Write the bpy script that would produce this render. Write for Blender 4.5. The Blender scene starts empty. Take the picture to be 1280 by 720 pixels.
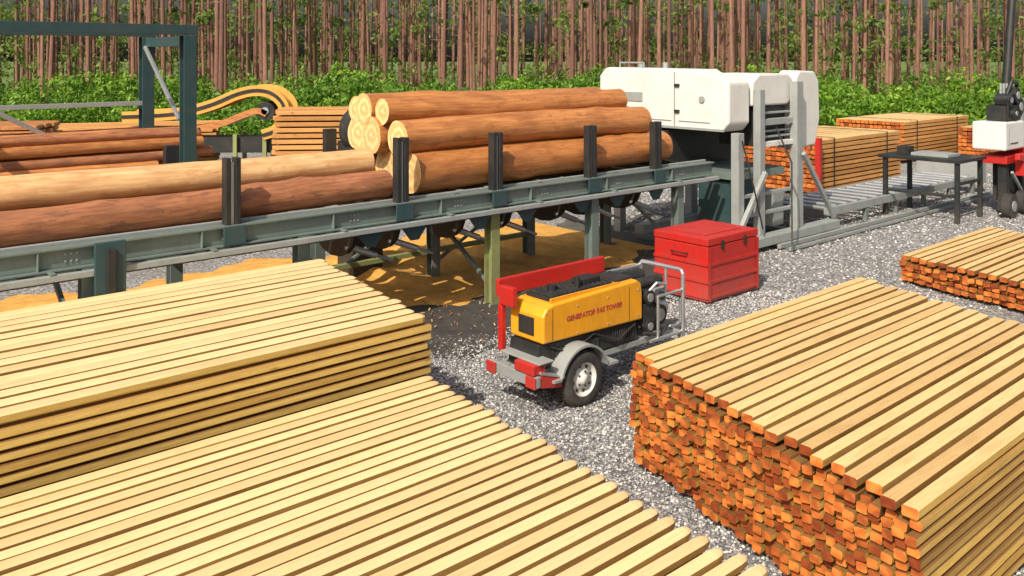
import bpy, math, random
import numpy as np
from mathutils import Vector, Matrix
random.seed(7); rng=np.random.default_rng(5)
S=bpy.context.scene
R=random.uniform
D=Vector((.7507,.6607,0)); N=Vector((-.6607,.7507,0)); Z=Vector((0,0,1))
A=Vector((-5.55,9.6,0))
def C(s,n,z): return A+D*s+N*n+Z*z
# ---------------------------------------------------------------- materials
def mk(name):
    m=bpy.data.materials.new(name); m.use_nodes=True
    nt=m.node_tree; b=nt.nodes['Principled BSDF']; return m,nt,b
def ramp(nt,fac,stops):
    r=nt.nodes.new('ShaderNodeValToRGB'); e=r.color_ramp.elements
    while len(e)<len(stops): e.new(.5)
    for i,(p,c) in enumerate(stops):
        e[i].position=p; e[i].color=(*c,1)
    nt.links.new(fac,r.inputs[0]); return r.outputs[0]
def mixc(nt,f,a,b,mode='MIX'):
    m=nt.nodes.new('ShaderNodeMix'); m.data_type='RGBA'; m.blend_type=mode
    for i,x in ((0,f),(6,a),(7,b)):
        if isinstance(x,(int,float)): m.inputs[i].default_value=x
        elif isinstance(x,tuple): m.inputs[i].default_value=(*x,1)
        else: nt.links.new(x,m.inputs[i])
    return m.outputs[2]
def bump(nt,b,h,st,dist=.01):
    n=nt.nodes.new('ShaderNodeBump'); n.inputs['Strength'].default_value=st; n.inputs['Distance'].default_value=dist
    nt.links.new(h,n.inputs['Height']); nt.links.new(n.outputs[0],b.inputs['Normal'])
def noise(nt,vec,scale,detail=4,rough=.6):
    n=nt.nodes.new('ShaderNodeTexNoise'); n.inputs['Scale'].default_value=scale
    n.inputs['Detail'].default_value=detail; n.inputs['Roughness'].default_value=rough
    if vec is not None: nt.links.new(vec,n.inputs['Vector'])
    return n.outputs[0]
def mapping(nt,src,sc):
    m=nt.nodes.new('ShaderNodeMapping'); m.inputs['Scale'].default_value=sc
    nt.links.new(src,m.inputs[0]); return m.outputs[0]
def wood(name,c1,c2,dark,var=.25,rough=.6,gs=(1.2,22,1),stain=.35,bs=.25,knot=.7,patch=None):
    m,nt,b=mk(name)
    tc=nt.nodes.new('ShaderNodeTexCoord'); uv=tc.outputs['UV']
    g=noise(nt,mapping(nt,uv,gs),3,6,.65)
    col=ramp(nt,g,[(.32,c1),(.68,c2)])
    g2=noise(nt,mapping(nt,uv,(.8,3,1)),1.3,4,.6)
    f2=ramp(nt,g2,[(.48,(0,0,0)),(.72,(stain,)*3)])
    col=mixc(nt,f2,col,dark)
    if patch:
        g3=noise(nt,mapping(nt,uv,(1.6,4,1)),1.6,8,.75)
        col=mixc(nt,ramp(nt,g3,[(.53,(0,0,0)),(.61,(.85,)*3)]),col,patch)
    v=nt.nodes.new('ShaderNodeTexVoronoi'); v.inputs['Scale'].default_value=1.0
    nt.links.new(mapping(nt,uv,(1.6,7,1)),v.inputs['Vector'])
    kf=ramp(nt,v.outputs['Distance'],[(.04,(knot,)*3),(.11,(0,0,0))])
    col=mixc(nt,kf,col,dark)
    at=nt.nodes.new('ShaderNodeAttribute'); at.attribute_name='rnd'
    vv=ramp(nt,at.outputs['Fac'],[(0,(1-var,1-var*1.15,1-var*1.4)),(.5,(1-var*.35,1-var*.3,1-var*.2)),(1,(1.0,1.0,1.0))])
    col=mixc(nt,1.0,col,vv,'MULTIPLY')
    nt.links.new(col,b.inputs['Base Color']); b.inputs['Roughness'].default_value=rough
    bump(nt,b,g,bs,.006)
    return m
def endgrain(name,c1,c2,var=.4,freq=70):
    m,nt,b=mk(name)
    tc=nt.nodes.new('ShaderNodeTexCoord'); uv=tc.outputs['UV']
    L=nt.nodes.new('ShaderNodeVectorMath'); L.operation='LENGTH'; nt.links.new(uv,L.inputs[0])
    nn=noise(nt,uv,6,3)
    a=nt.nodes.new('ShaderNodeMath'); a.operation='MULTIPLY_ADD'; a.inputs[1].default_value=freq
    nt.links.new(L.outputs['Value'],a.inputs[0])
    a2=nt.nodes.new('ShaderNodeMath'); a2.operation='MULTIPLY'; a2.inputs[1].default_value=8
    nt.links.new(nn,a2.inputs[0]); nt.links.new(a2.outputs[0],a.inputs[2])
    s=nt.nodes.new('ShaderNodeMath'); s.operation='SINE'; nt.links.new(a.outputs[0],s.inputs[0])
    mr=nt.nodes.new('ShaderNodeMapRange'); mr.inputs[1].default_value=-1; nt.links.new(s.outputs[0],mr.inputs[0])
    col=mixc(nt,mr.outputs[0],c1,c2)
    n2=noise(nt,uv,14,4)
    col=mixc(nt,ramp(nt,n2,[(.5,(0,0,0)),(.7,(.6,)*3)]),col,tuple(x*.35 for x in c1))
    at=nt.nodes.new('ShaderNodeAttribute'); at.attribute_name='rnd'
    vv=ramp(nt,at.outputs['Fac'],[(0,(1-var,1-var*1.2,1-var*1.3)),(1,(1,1,1))])
    col=mixc(nt,1.0,col,vv,'MULTIPLY')
    nt.links.new(col,b.inputs['Base Color']); b.inputs['Roughness'].default_value=.75
    return m
def paint(name,c,rough=.4,metal=0,dirt=.35,dcol=(.12,.09,.06),sc=3):
    m,nt,b=mk(name)
    tc=nt.nodes.new('ShaderNodeTexCoord'); o=tc.outputs['Object']
    n1=noise(nt,o,sc,8,.7); n2=noise(nt,mapping(nt,o,(9,9,1.2)),2,5,.6)
    col=mixc(nt,ramp(nt,n1,[(.45,(0,0,0)),(.72,(dirt,)*3)]),c,dcol)
    col=mixc(nt,ramp(nt,n2,[(.5,(0,0,0)),(.75,(dirt*.6,)*3)]),col,tuple(x*.5 for x in c))
    # dust gathering low down
    sx=nt.nodes.new('ShaderNodeSeparateXYZ'); nt.links.new(o,sx.inputs[0])
    mr=nt.nodes.new('ShaderNodeMapRange'); mr.inputs[1].default_value=.75; mr.inputs[2].default_value=0; mr.inputs[4].default_value=.35
    nt.links.new(sx.outputs[2],mr.inputs[0])
    mm=nt.nodes.new('ShaderNodeMath'); mm.operation='MULTIPLY'; nt.links.new(mr.outputs[0],mm.inputs[0]); nt.links.new(n1,mm.inputs[1])
    col=mixc(nt,mm.outputs[0],col,(.27,.23,.18))
    nt.links.new(col,b.inputs['Base Color'])
    nt.links.new(ramp(nt,n1,[(.3,(rough,)*3),(.8,(min(1,rough+.3),)*3)]),b.inputs['Roughness'])
    b.inputs['Metallic'].default_value=metal
    bump(nt,b,n1,.08,.01)
    return m
M=dict(
 cream=wood('board_top',(.88,.68,.37),(.74,.53,.25),(.50,.29,.10),.2,.5,knot=.4,stain=.3),
 cream2=wood('board_top_warm',(.84,.61,.30),(.69,.45,.18),(.46,.24,.07),.24,.5,knot=.45,stain=.35),
 gap_shade=wood('board_edge_shade',(.46,.27,.085),(.33,.18,.05),(.14,.07,.02),.35),  # shade on the board sides along the gaps, put into the wood colour
 side=wood('board_side',(.74,.54,.17),(.56,.37,.09),(.24,.14,.03),.35),
 under=wood('board_under_shade',(.30,.15,.045),(.20,.09,.025),(.09,.04,.015),.4),  # darkened wood: shade below the top boards is painted into the colour
 yside=wood('board_side_yellow',(.74,.49,.12),(.56,.33,.07),(.24,.12,.02),.35),
 end=endgrain('board_end_orange',(.78,.24,.04),(.54,.135,.02),.7,55),
 endy=endgrain('board_end_pale',(.80,.53,.23),(.66,.38,.14),.35,60),
 pack=wood('package_board',(.78,.41,.13),(.60,.27,.075),(.26,.11,.025),.4),
 peeled=wood('peeled_log',(.66,.29,.095),(.38,.14,.042),(.20,.06,.02),.2,.42,(.5,9,1),.65,.7,patch=(.34,.125,.04)),
 bark=wood('red_bark_log',(.48,.20,.085),(.25,.085,.038),(.11,.04,.02),.25,.7,(.8,8,1),.6,.9,patch=(.19,.08,.045)),
 pale=wood('pale_peeled_log',(.80,.54,.28),(.58,.31,.12),(.3,.12,.04),.15,.5,(.45,7,1),.55,.5,patch=(.55,.28,.11)),
 logend=endgrain('log_end',(.88,.64,.31),(.74,.45,.17),.12,45),
 green=paint('green_grey_steel',(.17,.225,.21),.36,.2,.45),
 teal=paint('teal_steel',(.030,.075,.085),.4,.2,.3),
 dark=paint('dark_steel',(.030,.034,.036),.4,.4,.3),
 black=paint('black_rubber',(.016,.016,.018),.75,0,.4,(.10,.09,.08),8),
 white=paint('white_paint',(.68,.68,.66),.35,0,.28,(.38,.34,.28),1.5),
 grey=paint('grey_steel',(.36,.39,.39),.4,.25,.3),
 chrome=paint('galvanised_steel',(.62,.64,.65),.3,.8,.2),
 red=paint('red_paint',(.47,.018,.014),.34,0,.4,(.18,.03,.02)),
 yellow=paint('yellow_paint',(.80,.35,.018),.3,0,.4,(.35,.15,.03)),
 chute=paint('ochre_paint',(.70,.36,.07),.45,0,.4,(.3,.14,.04)),
 olive=paint('mossy_steel',(.26,.29,.11),.6,.1,.5),
)
# ---------------------------------------------------------------- mesh builder
class MB:
    def __init__(s,*mats):
        s.v=[];s.f=[];s.m=[];s.r=[];s.uv=[];s.sm=[];s.mats=list(mats)
    def mi(s,k):
        if k not in s.mats: s.mats.append(k)
        return s.mats.index(k)
    def add(s,vs,fs,mat,rnd=.5,uvs=None,smooth=False):
        o=len(s.v); s.v+= [tuple(x) for x in vs]
        for i,f in enumerate(fs):
            s.f.append(tuple(o+j for j in f))
            s.m.append(s.mi(mat[i] if isinstance(mat,list) else mat)); s.r.append(rnd)
            s.sm.append(smooth)
            if uvs: s.uv+=uvs[i]
            else: s.uv+=[(vs[j][0],vs[j][2]) for j in f]
    def box(s,c,sx,sy,sz,mat,u=D,v=N,w=Z):
        c=Vector(c); vs=[c+u*(a*sx/2)+v*(b*sy/2)+w*(e*sz/2) for a in(-1,1) for b in(-1,1) for e in(-1,1)]
        s.add(vs,[(0,1,3,2),(4,6,7,5),(0,4,5,1),(2,3,7,6),(0,2,6,4),(1,5,7,3)],mat)
    def span(s,fr,a0,a1,b0,b1,z0,z1,mat):
        s.box(fr((a0+a1)/2,(b0+b1)/2,(z0+z1)/2),a1-a0,b1-b0,z1-z0,mat)
    def cyl(s,p,q,r,mat,r2=None,seg=16,cap=True,capmat=None):
        p=Vector(p);q=Vector(q); r2=r if r2 is None else r2
        w=(q-p).normalized(); u=w.orthogonal().normalized(); v=w.cross(u)
        vs=[];
        for c,rr in((p,r),(q,r2)):
            for i in range(seg):
                a=2*math.pi*i/seg; vs.append(c+u*(rr*math.cos(a))+v*(rr*math.sin(a)))
        fs=[(i,(i+1)%seg,seg+(i+1)%seg,seg+i) for i in range(seg)]
        s.add(vs,fs,mat,smooth=True)
        if cap:
            s.add(vs,[tuple(range(seg))[::-1],tuple(range(seg,2*seg))],capmat or mat)
    def bar(s,p,q,w,h,mat):
        p=Vector(p);q=Vector(q); u=(q-p); L=u.length; u.normalize()
        v=Z.cross(u)
        if v.length<.01: v=N.copy(); 
        v.normalize(); ww=u.cross(v)
        s.box((p+q)/2,L,w,h,mat,u,v,ww)
    def tube(s,pts,r,mat,seg=10):
        for a,b in zip(pts,pts[1:]): s.cyl(a,b,r,mat,seg=seg)
    def sweep(s,pts,side,prof,mat):
        n=len(pts);k=len(prof);vs=[]
        for i in range(n):
            t=(pts[min(i+1,n-1)]-pts[max(i-1,0)]).normalized(); nn=side.cross(t).normalized()
            for a,b in prof: vs.append(pts[i]+side*a+nn*b)
        fs=[(i*k+j,i*k+(j+1)%k,(i+1)*k+(j+1)%k,(i+1)*k+j) for i in range(n-1) for j in range(k)]
        fs+=[tuple(range(k))[::-1],tuple(range((n-1)*k,n*k))]
        s.add(vs,fs,mat)
    def prism(s,pts,vec,mat,fr=None):
        a=[Vector(p) for p in pts]; b=[p+Vector(vec) for p in a]; n=len(a)
        s.add(a+b,[tuple(range(n))[::-1],tuple(range(n,2*n))]+[(i,(i+1)%n,n+(i+1)%n,n+i) for i in range(n)],mat)
    def build(s,name,parent=None,bevel=0):
        me=bpy.data.meshes.new(name); me.from_pydata(s.v,[],s.f)
        for k in s.mats: me.materials.append(M[k])
        me.polygons.foreach_set('material_index',s.m); me.polygons.foreach_set('use_smooth',s.sm)
        at=me.attributes.new('rnd','FLOAT','FACE'); at.data.foreach_set('value',s.r)
        ul=me.uv_layers.new(name='UVMap'); ul.data.foreach_set('uv',[c for t in s.uv for c in t])
        me.update()
        o=bpy.data.objects.new(name,me); S.collection.objects.link(o)
        if parent: o.parent=parent
        if bevel:
            b=o.modifiers.new('b','BEVEL'); b.width=bevel; b.segments=2; b.limit_method='ANGLE'; b.angle_limit=.7
        return o
def empty(name,loc=(0,0,0)):
    e=bpy.data.objects.new(name,None); S.collection.objects.link(e); return e
def board(mb,p,u,L,w,h,mats,roll=0,c=.008,tip=0,bow=0,yaw=0,rnd=None):
    p=Vector(p); u=u.copy()
    if yaw: u=(Matrix.Rotation(yaw,3,'Z')@u)
    v=Z.cross(u).normalized(); q=Matrix.Rotation(roll,3,u); vv=q@v; zz=q@Z
    a,b=w/2,h/2; c=min(c,a*.45,b*.45)
    prof=[(a,-b+c),(a,b-c),(a-c,b),(-a+c,b),(-a,b-c),(-a,-b+c),(-a+c,-b),(a-c,-b)]
    pm=[1,0,0,0,1,1,1,1]
    rings=[(0,1),(L/2,1),(L,1)]
    if tip: rings=[(0,.5),(tip*.35,.82),(tip,1),(L*.3,1),(L*.6,1),(L,1)]
    sb=R(-.012,.012) if tip else 0
    vs=[]
    for t,k in rings:
        off=zz*(bow*4*(t/L)*(1-t/L))+vv*(sb*4*(t/L)*(1-t/L))
        for x,y in prof: vs.append(p+u*t+off+vv*(x*k)+zz*(y*(k*.6+.4)))
    ru,rv=R(0,50),R(0,50); r=random.random() if rnd is None else rnd
    fs=[];ms=[];uv=[]
    per=[0,h,h+c,h+w,h+w+c,h+w+h,h+w+h+c,2*(h+w)]
    for k in range(len(rings)-1):
        for i in range(8):
            j=(i+1)%8
            fs.append((k*8+i,(k+1)*8+i,(k+1)*8+j,k*8+j)); ms.append(mats[pm[i]])
            y0=rv+per[i]; y1=rv+per[i]+(.04 if pm[i] else w)
            x0=ru+rings[k][0]; x1=ru+rings[k+1][0]
            uv.append([(x0,y0),(x1,y0),(x1,y1),(x0,y1)])
    n=len(rings)-1
    fs.append(tuple(range(8))); fs.append(tuple(range(n*8+7,n*8-1,-1))); ms+=[mats[2]]*2
    ox,oy=R(-.12,.12),R(-.12,.12)
    pu=[(x+ox,y+oy) for x,y in prof]; uv+=[pu,pu[::-1]]
    mb.add(vs,fs,ms,r,uv)
def log(mb,p,u,L,r,mat,r2=None,knob=.03,endmat='logend'):
    p=Vector(p); r2=r2 or r*R(.86,1.0); v=Z.cross(u).normalized(); w=u.cross(v)
    nr,sg=40,28; vs=[];ph=[R(0,6.3) for _ in range(8)]
    b1,b2=R(-.03,.03),R(-.03,.03)
    kn=[(R(0,L),R(0,6.28),R(.01,knob)) for _ in range(int(L*2.5))]
    for k in range(nr+1):
        t=k/nr; rr=r+(r2-r)*t
        off=v*(b1*math.sin(t*4+ph[0]))+w*(b2*math.sin(t*5+ph[1]))
        for i in range(sg):
            a=2*math.pi*i/sg
            q=rr*(1+.03*math.sin(2*a+ph[2]+t*2)+.022*math.sin(3*a+ph[3]-3*t)+.014*math.sin(9*t+ph[4]+a)+.012*math.sin(31*t+4*a+ph[5])+.01*math.sin(7*a+5*t+ph[6]))
            for kl,ka,kh in kn:
                dl=(t*L-kl)/.18; da=(math.atan2(math.sin(a-ka),math.cos(a-ka)))*r/.12
                e=dl*dl+da*da
                if e<6: q+=kh*math.exp(-e)
            vs.append(p+u*(t*L)+off+v*(q*math.cos(a))+w*(q*math.sin(a)))
    fs=[];uv=[];ru,rv=R(0,50),R(0,50)
    for k in range(nr):
        for i in range(sg):
            j=(i+1)%sg
            fs.append((k*sg+i,k*sg+j,(k+1)*sg+j,(k+1)*sg+i))
            x0=ru+k*L/nr;x1=ru+(k+1)*L/nr;y0=rv+i*6.28*r/sg;y1=rv+(i+1)*6.28*r/sg
            uv.append([(x0,y0),(x0,y1),(x1,y1),(x1,y0)])
    rn=random.random()
    o=nr*sg
    mb.add(vs,fs,mat,rn,uv,True)
    e0=vs[:sg]; e1=vs[o:o+sg]
    cu=[(r*math.cos(6.283*i/sg)+.02,r*math.sin(6.283*i/sg)+.01) for i in range(sg)]
    mb.add(e0,[tuple(range(sg))[::-1]],endmat,rn,[cu[::-1]])
    mb.add(e1,[tuple(range(sg))],endmat,rn,[cu])
def stack(name,E0,E1,u,L,z0,rows,ph,ncol,under,topn,topw,tops,tip=0,endj=.03,roll=.0,fillw=.86,fillh=.9,yj=.0,topc=.008,sink=0):
    par=empty(name); E0=Vector((*E0,0));E1=Vector((*E1,0)); e=E1-E0
    perp=Z.cross(u).normalized(); W=abs(e.dot(perp))
    mb=MB(); pw=W/ncol
    for r in range(rows):
        sh=(R(-.15,.15))/ncol
        for i in range(ncol):
            f=(i+.5)/ncol+ (sh if 0<i<ncol-1 else 0)
            inner = r==rows-1 and 0<i<ncol-1
            p=E0+e*f+Z*(z0+ph*(r+.5)+R(-.04,.04)*ph-(sink if inner else 0))+u*R(-endj,endj)
            mm_=under if not inner else ('under','under',under[2])  # inner top-row boards get the painted shade seen through the gaps
            # the outermost visible columns show the weathered board sides; top faces take the shade tone
            if i in(0,ncol-1): mm_=(under[0] if r<rows-1 else 'gap_shade',under[1],under[2])
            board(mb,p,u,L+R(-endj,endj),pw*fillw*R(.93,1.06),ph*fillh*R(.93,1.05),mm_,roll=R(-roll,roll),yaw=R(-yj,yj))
    mb.build('lumber_layers',par)
    mb=MB()
    for i in range(topn):
        f=(i+.5)/topn
        p=E0+e*f+Z*(z0+ph*rows+ph*.5+R(-.003,.006))+u*R(-endj,endj)
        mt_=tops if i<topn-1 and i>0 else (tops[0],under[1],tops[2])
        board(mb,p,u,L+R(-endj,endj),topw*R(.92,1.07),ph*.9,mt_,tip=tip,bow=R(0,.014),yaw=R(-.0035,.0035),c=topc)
    mb.build('top_boards',par)
    mb=MB()
    for t in (.12,.5,.88):
        a=E0+u*(L*t)+Z*(z0/2); b=E1+u*(L*t)+Z*(z0/2)
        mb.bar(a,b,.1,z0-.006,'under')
    mb.build('bearers',par)
    return par
# ---- foreground lumber stacks
stack('lumber_stack',(1.18,8.69),(2.60,5.64),D,4.5,.07,12,.079,32,('under','yside','end'),21,.108,('cream2','gap_shade','end'),endj=.045,roll=.18,fillw=.79,fillh=.83,sink=.03,topc=.010)
stack('lumber_stack',(-.87,9.2),(-2.57,11.87),-D,7.2,.07,13,.088,15,('under','side','endy'),15,.138,('cream','gap_shade','endy'),endj=.03,fillw=.95,fillh=.74,yj=.003,tip=.05,topc=.014,sink=.035)
stack('lumber_stack',(-.85,9.08),(1.63,5.58),-D,8.0,.05,7,.088,28,('under','side','endy'),28,.100,('cream','gap_shade','endy'),endj=.05,fillw=.9,fillh=.8,tip=.09,topc=.018,sink=.035)
stack('lumber_stack',(6.83,15.6),(8.96,11.7),D,3.9,.06,4,.09,34,('under','yside','end'),25,.116,('cream2','gap_shade','end'),endj=.05,roll=.2,fillw=.82,fillh=.82,sink=.03)
# ---- far packages
def package(o,L,W,H,rows,cols,strap=False):
    o=Vector((*o,0)); 
    E0=o+N*W
    p=stack('lumber_package',(E0.x,E0.y),(o.x,o.y),D,L,.12,rows,(H-.12)/(rows+1),cols,('under','pack','end'),cols,W/cols*.84,('cream2','gap_shade','end'),endj=.03,fillh=.80,sink=.02)
    mb=MB()
    for t in (.18,.8):
        q=o+D*(L*t)
        mb.box(q+Z*(H/2+.03)-N*.03,.05,.012,H,'dark'); mb.box(q+N*(W/2)+Z*(H+.03),.05,W,.012,'dark')
    mb.build('straps',p)
    if strap:
        mb=MB(); mb.box(o-N*.1-D*.05+Z*.85,.15,.14,1.7,'red'); mb.box(o-N*.1+Z*.05,.3,.3,.1,'red')
        mb.box(o+N*(W+.1)-D*.05+Z*.85,.13,.12,1.7,'red')
        mb.build('red_end_posts',p,.01)
package((8.55,24.9),5.2,2.9,1.62,10,18,True)
package((14.5,32.8),5.8,2.7,1.55,9,16)
package((18.8,31.8),5.6,2.7,1.3,7,16)
package((9.6,31.5),3.6,2.7,1.3,7,16)
# ---- logs on the conveyor
def logpile(name,items):
    par=empty(name)
    for k,(s0,n,z,L,r,m) in enumerate(items):
        mb=MB(); log(mb,C(s0,n,z),D,L,r,m,knob=.04 if m=='bark' else .03); mb.build('log_%d'%(k+1),par)
logpile('log_pile',[
 (5.66,.44,2.21,6.1,.32,'peeled'),(5.65,1.06,2.20,6.0,.31,'peeled'),(5.6,1.66,2.19,5.9,.29,'peeled'),
 (5.50,.54,2.75,5.8,.27,'peeled'),(5.40,1.10,2.75,6.0,.29,'peeled'),(5.5,1.68,2.72,5.9,.29,'peeled'),
 (5.46,.86,3.12,5.5,.20,'peeled'),(5.4,1.32,3.15,5.4,.25,'peeled'),(5.5,1.75,3.12,5.0,.2,'pale')])
logpile('log_pile',[
 (-3,.36,2.06,8.2,.225,'bark'),(-3,.98,2.02,8.0,.22,'bark'),(-3,.74,2.40,8.1,.205,'pale')])
par=empty('log_pile')
mb=MB()
for r in range(11):
    for i in range(11-r//2):
        log(mb,C(-7+R(-.4,.2),7.7+i*.23+r*.10,.14+r*.215),D,12.6+R(-.9,.5),.115,random.choice(['bark','peeled','peeled','pale']),knob=.01)
mb.build('slim_logs',par)
def crossstack(name,px,y0,w,L,rows,h,ang,mt_='pack'):
    par=empty(name); mb=MB(); u=Vector((math.cos(ang),math.sin(ang),0)); v=Z.cross(u)
    for r in range(rows):
        for i in range(int(w/.26)):
            board(mb,Vector((px,y0,0))+v*(i*.26)+Z*(.1+h*(r+.5))+u*R(-.1,.1),u,L+R(-.08,.08),.24,h*.72,(mt_,mt_,'endy'))
    for t in(.2,.8):
        mb.box(Vector((px,y0,.05))+u*(L*t)+v*w/2,.1,w,.1,'under',u,v,Z)
    mb.build('planks',par)
crossstack('plank_stack',-6.6,24.6,2.2,2.4,15,.16,.10)
crossstack('plank_stack',-16.0,29,2.5,6,11,.14,.3)
crossstack('plank_stack',-18.5,24,2.5,5.2,13,.15,.2,'peeled')
# ---------------------------------------------------------------- log conveyor
par=empty('log_conveyor')
mb=MB()
def ibeam(n,z0,z1,s0,s1,mat='green',fw=.16):
    mb.span(C,s0,s1,n-fw/2,n+fw/2,z1-.03,z1,mat); mb.span(C,s0,s1,n-fw/2,n+fw/2,z0,z0+.03,mat)
    mb.span(C,s0,s1,n-.015,n+.015,z0+.03,z1-.03,mat)
ibeam(0,1.58,1.85,-6,12.8); ibeam(1.9,1.58,1.85,-6,12.8)
mb.span(C,-6,12.8,.13,.19,1.80,1.88,'grey')
mb.span(C,-6,12.8,-.20,-.12,1.50,1.57,'grey'); mb.span(C,-6,12.8,.25,.33,1.38,1.50,'green')
for s in np.arange(-5.5,12.8,.62): mb.span(C,s,s+.08,.02,1.88,1.64,1.74,'dark')
for s in np.arange(-5.2,12.8,1.85):
    mb.span(C,s,s+.02,-.075,-.015,1.61,1.82,'green'); mb.span(C,s+.1,s+.16,-.2,.33,1.575,1.60,'green')
    for q in(.3,.36,.42): 
        for z in(1.68,1.76): mb.cyl(C(s+q,-.015,z),C(s+q,-.03,z),.014,'grey',seg=6)
mb.build('side_beams',par,.006)
mb=MB()
for s,n in ((.9,0),(3.6,0),(6.97,0),(9.28,0),(11.7,0),(-1.6,0),(0,1.9),(2.6,1.9),(4.9,1.9),(7.2,1.9),(9.5,1.9),(11.7,1.9)):
    m='olive' if n==0 and 5<s<8 else 'green'
    mb.span(C,s-.09,s+.09,n-.09,n-.07,0.03,1.575,m); mb.span(C,s-.09,s+.09,n+.07,n+.09,0.03,1.575,m)
    mb.span(C,s-.012,s+.012,n-.07,n+.07,.03,1.575,m)
    mb.span(C,s-.2,s+.2,n-.17,n+.17,0,.03,'dark')
    for k in(-1,1):
        for q in(-1,1): mb.cyl(C(s+k*.15,n+q*.12,.03),C(s+k*.15,n+q*.12,.07),.02,'grey',seg=6)
for s in(.9,6.97,11.7): mb.bar(C(s,.1,.35),C(s,1.8,1.4),.06,.06,'green')
for s0,s1 in((4.9,7.2),(7.2,9.5)): mb.bar(C(s0,1.9,.3),C(s1,1.9,1.5),.05,.05,'green')
mb.span(C,4.9,9.5,1.85,1.95,.5,.58,'olive')
for s in(4.6,5.35,6.6,7.6,8.9,9.8,10.9):
    ar=[(.0,1.57),(1.3,1.57),(1.28,1.45)]+[(.75-.62*math.cos(a)*1.0,1.42-.42*math.sin(a)) for a in np.linspace(math.pi*.9,0.1,8)]
    mb.prism([C(s,.15+x,z) for x,z in ar],D*.06,'dark')
    mb.prism([C(s-.25,-.10,1.57),C(s+.35,-.10,1.57),C(s+.12,-.10,1.28),C(s-.02,-.10,1.28)],N*.03,'teal')
    mb.cyl(C(s+.0,.5,1.2),C(s+.5,.5,1.0),.05,'chrome',seg=12); mb.cyl(C(s+.5,.5,1.0),C(s+.8,.5,.88),.025,'grey',seg=10)
mb.build('legs_and_brackets',par,.005)
mb=MB()
for s,h in((2.62,.85),(5.22,.95),(7.05,.92),(9.25,.92),(11.05,.9)):
    mb.span(C,s-.10,s-.03,-.06,.08,1.6,1.85+h,'dark'); mb.span(C,s+.03,s+.10,-.06,.08,1.6,1.85+h,'dark')
    mb.span(C,s-.03,s+.03,-.02,.05,1.7,1.85+h*.93,'chrome')
    mb.span(C,s-.15,s+.15,-.11,-.08,1.6,1.84,'teal')
    mb.span(C,s-.10,s+.10,2.02,2.14,1.6,1.85+h,'dark')
mb.span(C,.9,1.24,-.26,-.21,1.25,1.88,'teal'); mb.span(C,1.02,1.12,-.30,-.26,1.3,1.8,'dark')
mb.build('log_stanchions',par,.008)
mb=MB()
for s in(6.3,8.1,10.0,12.0):
    mb.prism([C(s,.05,1.85),C(s,.12,1.85),C(s,.3,1.88),C(s,.95,1.90),C(s,1.6,1.88),C(s,1.85,1.85),C(s,1.85,1.7),C(s,.05,1.7)],D*.08,'dark')
mb.cyl(C(6.2,2.45,2.7),C(6.2,2.75,2.7),.42,'black',seg=28); mb.cyl(C(6.2,2.43,2.7),C(6.2,2.45,2.7),.2,'grey',seg=20)
mb.span(C,5.9,6.5,2.45,3.0,0,2.5,'dark')
mb.build('cradles_and_drive',par,.006)
# ---------------------------------------------------------------- sawmill head
par=empty('sawmill_machine')
mb=MB()
mb.prism([C(12.9,-.35,2.62),C(12.9,-.35,3.45),C(12.9,-.15,3.62),C(12.9,.25,3.62),C(12.9,.45,3.72),C(12.9,3.0,3.74),C(12.9,3.2,3.55),C(12.9,3.2,2.5),C(12.9,1.5,2.45),C(12.9,-.2,2.45)],D*.75,'white')
mb.build('blade_cabinet',par,.05)
mb=MB()
mb.span(C,12.88,12.9,1.0,1.02,2.5,3.66,'grey'); mb.span(C,12.87,12.9,-.25,3.1,2.46,2.51,'grey')
mb.span(C,12.885,12.9,.1,.9,2.62,2.635,'grey'); mb.span(C,12.885,12.9,1.1,3.0,2.62,2.635,'grey')
for z in(2.8,3.35): mb.span(C,12.86,12.9,.88,1.0,z,z+.06,'dark')
mb.cyl(C(12.87,.3,3.1),C(12.9,.3,3.1),.07,'grey')
mb.span(C,12.88,12.9,1.9,2.4,3.0,3.2,'grey')
for n in (1.5,2.2): mb.cyl(C(13.2,n,3.7),C(13.2,n,3.86),.06,'grey')
mb.tube([C(12.95,2.6,3.72),C(12.95,2.6,3.85),C(12.95,1.9,3.85),C(12.95,1.9,3.72)],.02,'grey')
mb.build('cabinet_fittings',par)
mb=MB()
mb.prism([C(13.75,-.35,2.95),C(13.75,-.35,3.45),C(14.0,-.35,3.62),C(15.1,-.35,3.62),C(15.3,-.35,3.5),C(15.3,-.35,3.1),C(15.1,-.35,2.95)],N*1.4,'white')
mb.build('motor_hood',par,.04)
mb=MB()
mb.prism([C(15.35,-.4,1.95),C(15.35,-.4,3.55),C(15.5,-.4,3.68),C(16.1,-.4,3.66),C(16.3,-.4,3.45),C(16.35,-.4,2.6),C(16.15,-.4,2.0)],N*.5,'white')
mb.build('side_guard',par,.04)
mb=MB()
mb.span(C,15.05,15.3,-.6,-.42,.3,3.45,'grey'); mb.span(C,13.72,13.9,-.55,-.38,.3,3.3,'grey')
mb.span(C,13.9,15.05,-.3,.6,2.1,2.93,'dark')
mb.span(C,13.9,15.05,-.5,-.32,2.55,2.68,'grey'); mb.span(C,13.9,15.05,-.5,-.32,2.1,2.2,'white')
for z in (2.28,2.4,2.78): mb.span(C,13.9,15.05,-.42,-.32,z,z+.04,'grey')
mb.span(C,12.95,13.15,-.55,-.37,.3,2.44,'grey'); mb.span(C,12.95,13.15,2.6,2.8,0,2.44,'grey'); mb.span(C,15.05,15.3,2.2,2.4,0,3.2,'grey')
mb.span(C,12.9,15.4,1.2,2.2,1.2,2.4,'dark')
mb.span(C,12.7,16.6,-.75,-.45,.12,.299,'grey'); mb.span(C,12.7,16.6,1.7,1.95,.12,.32,'grey')
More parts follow.
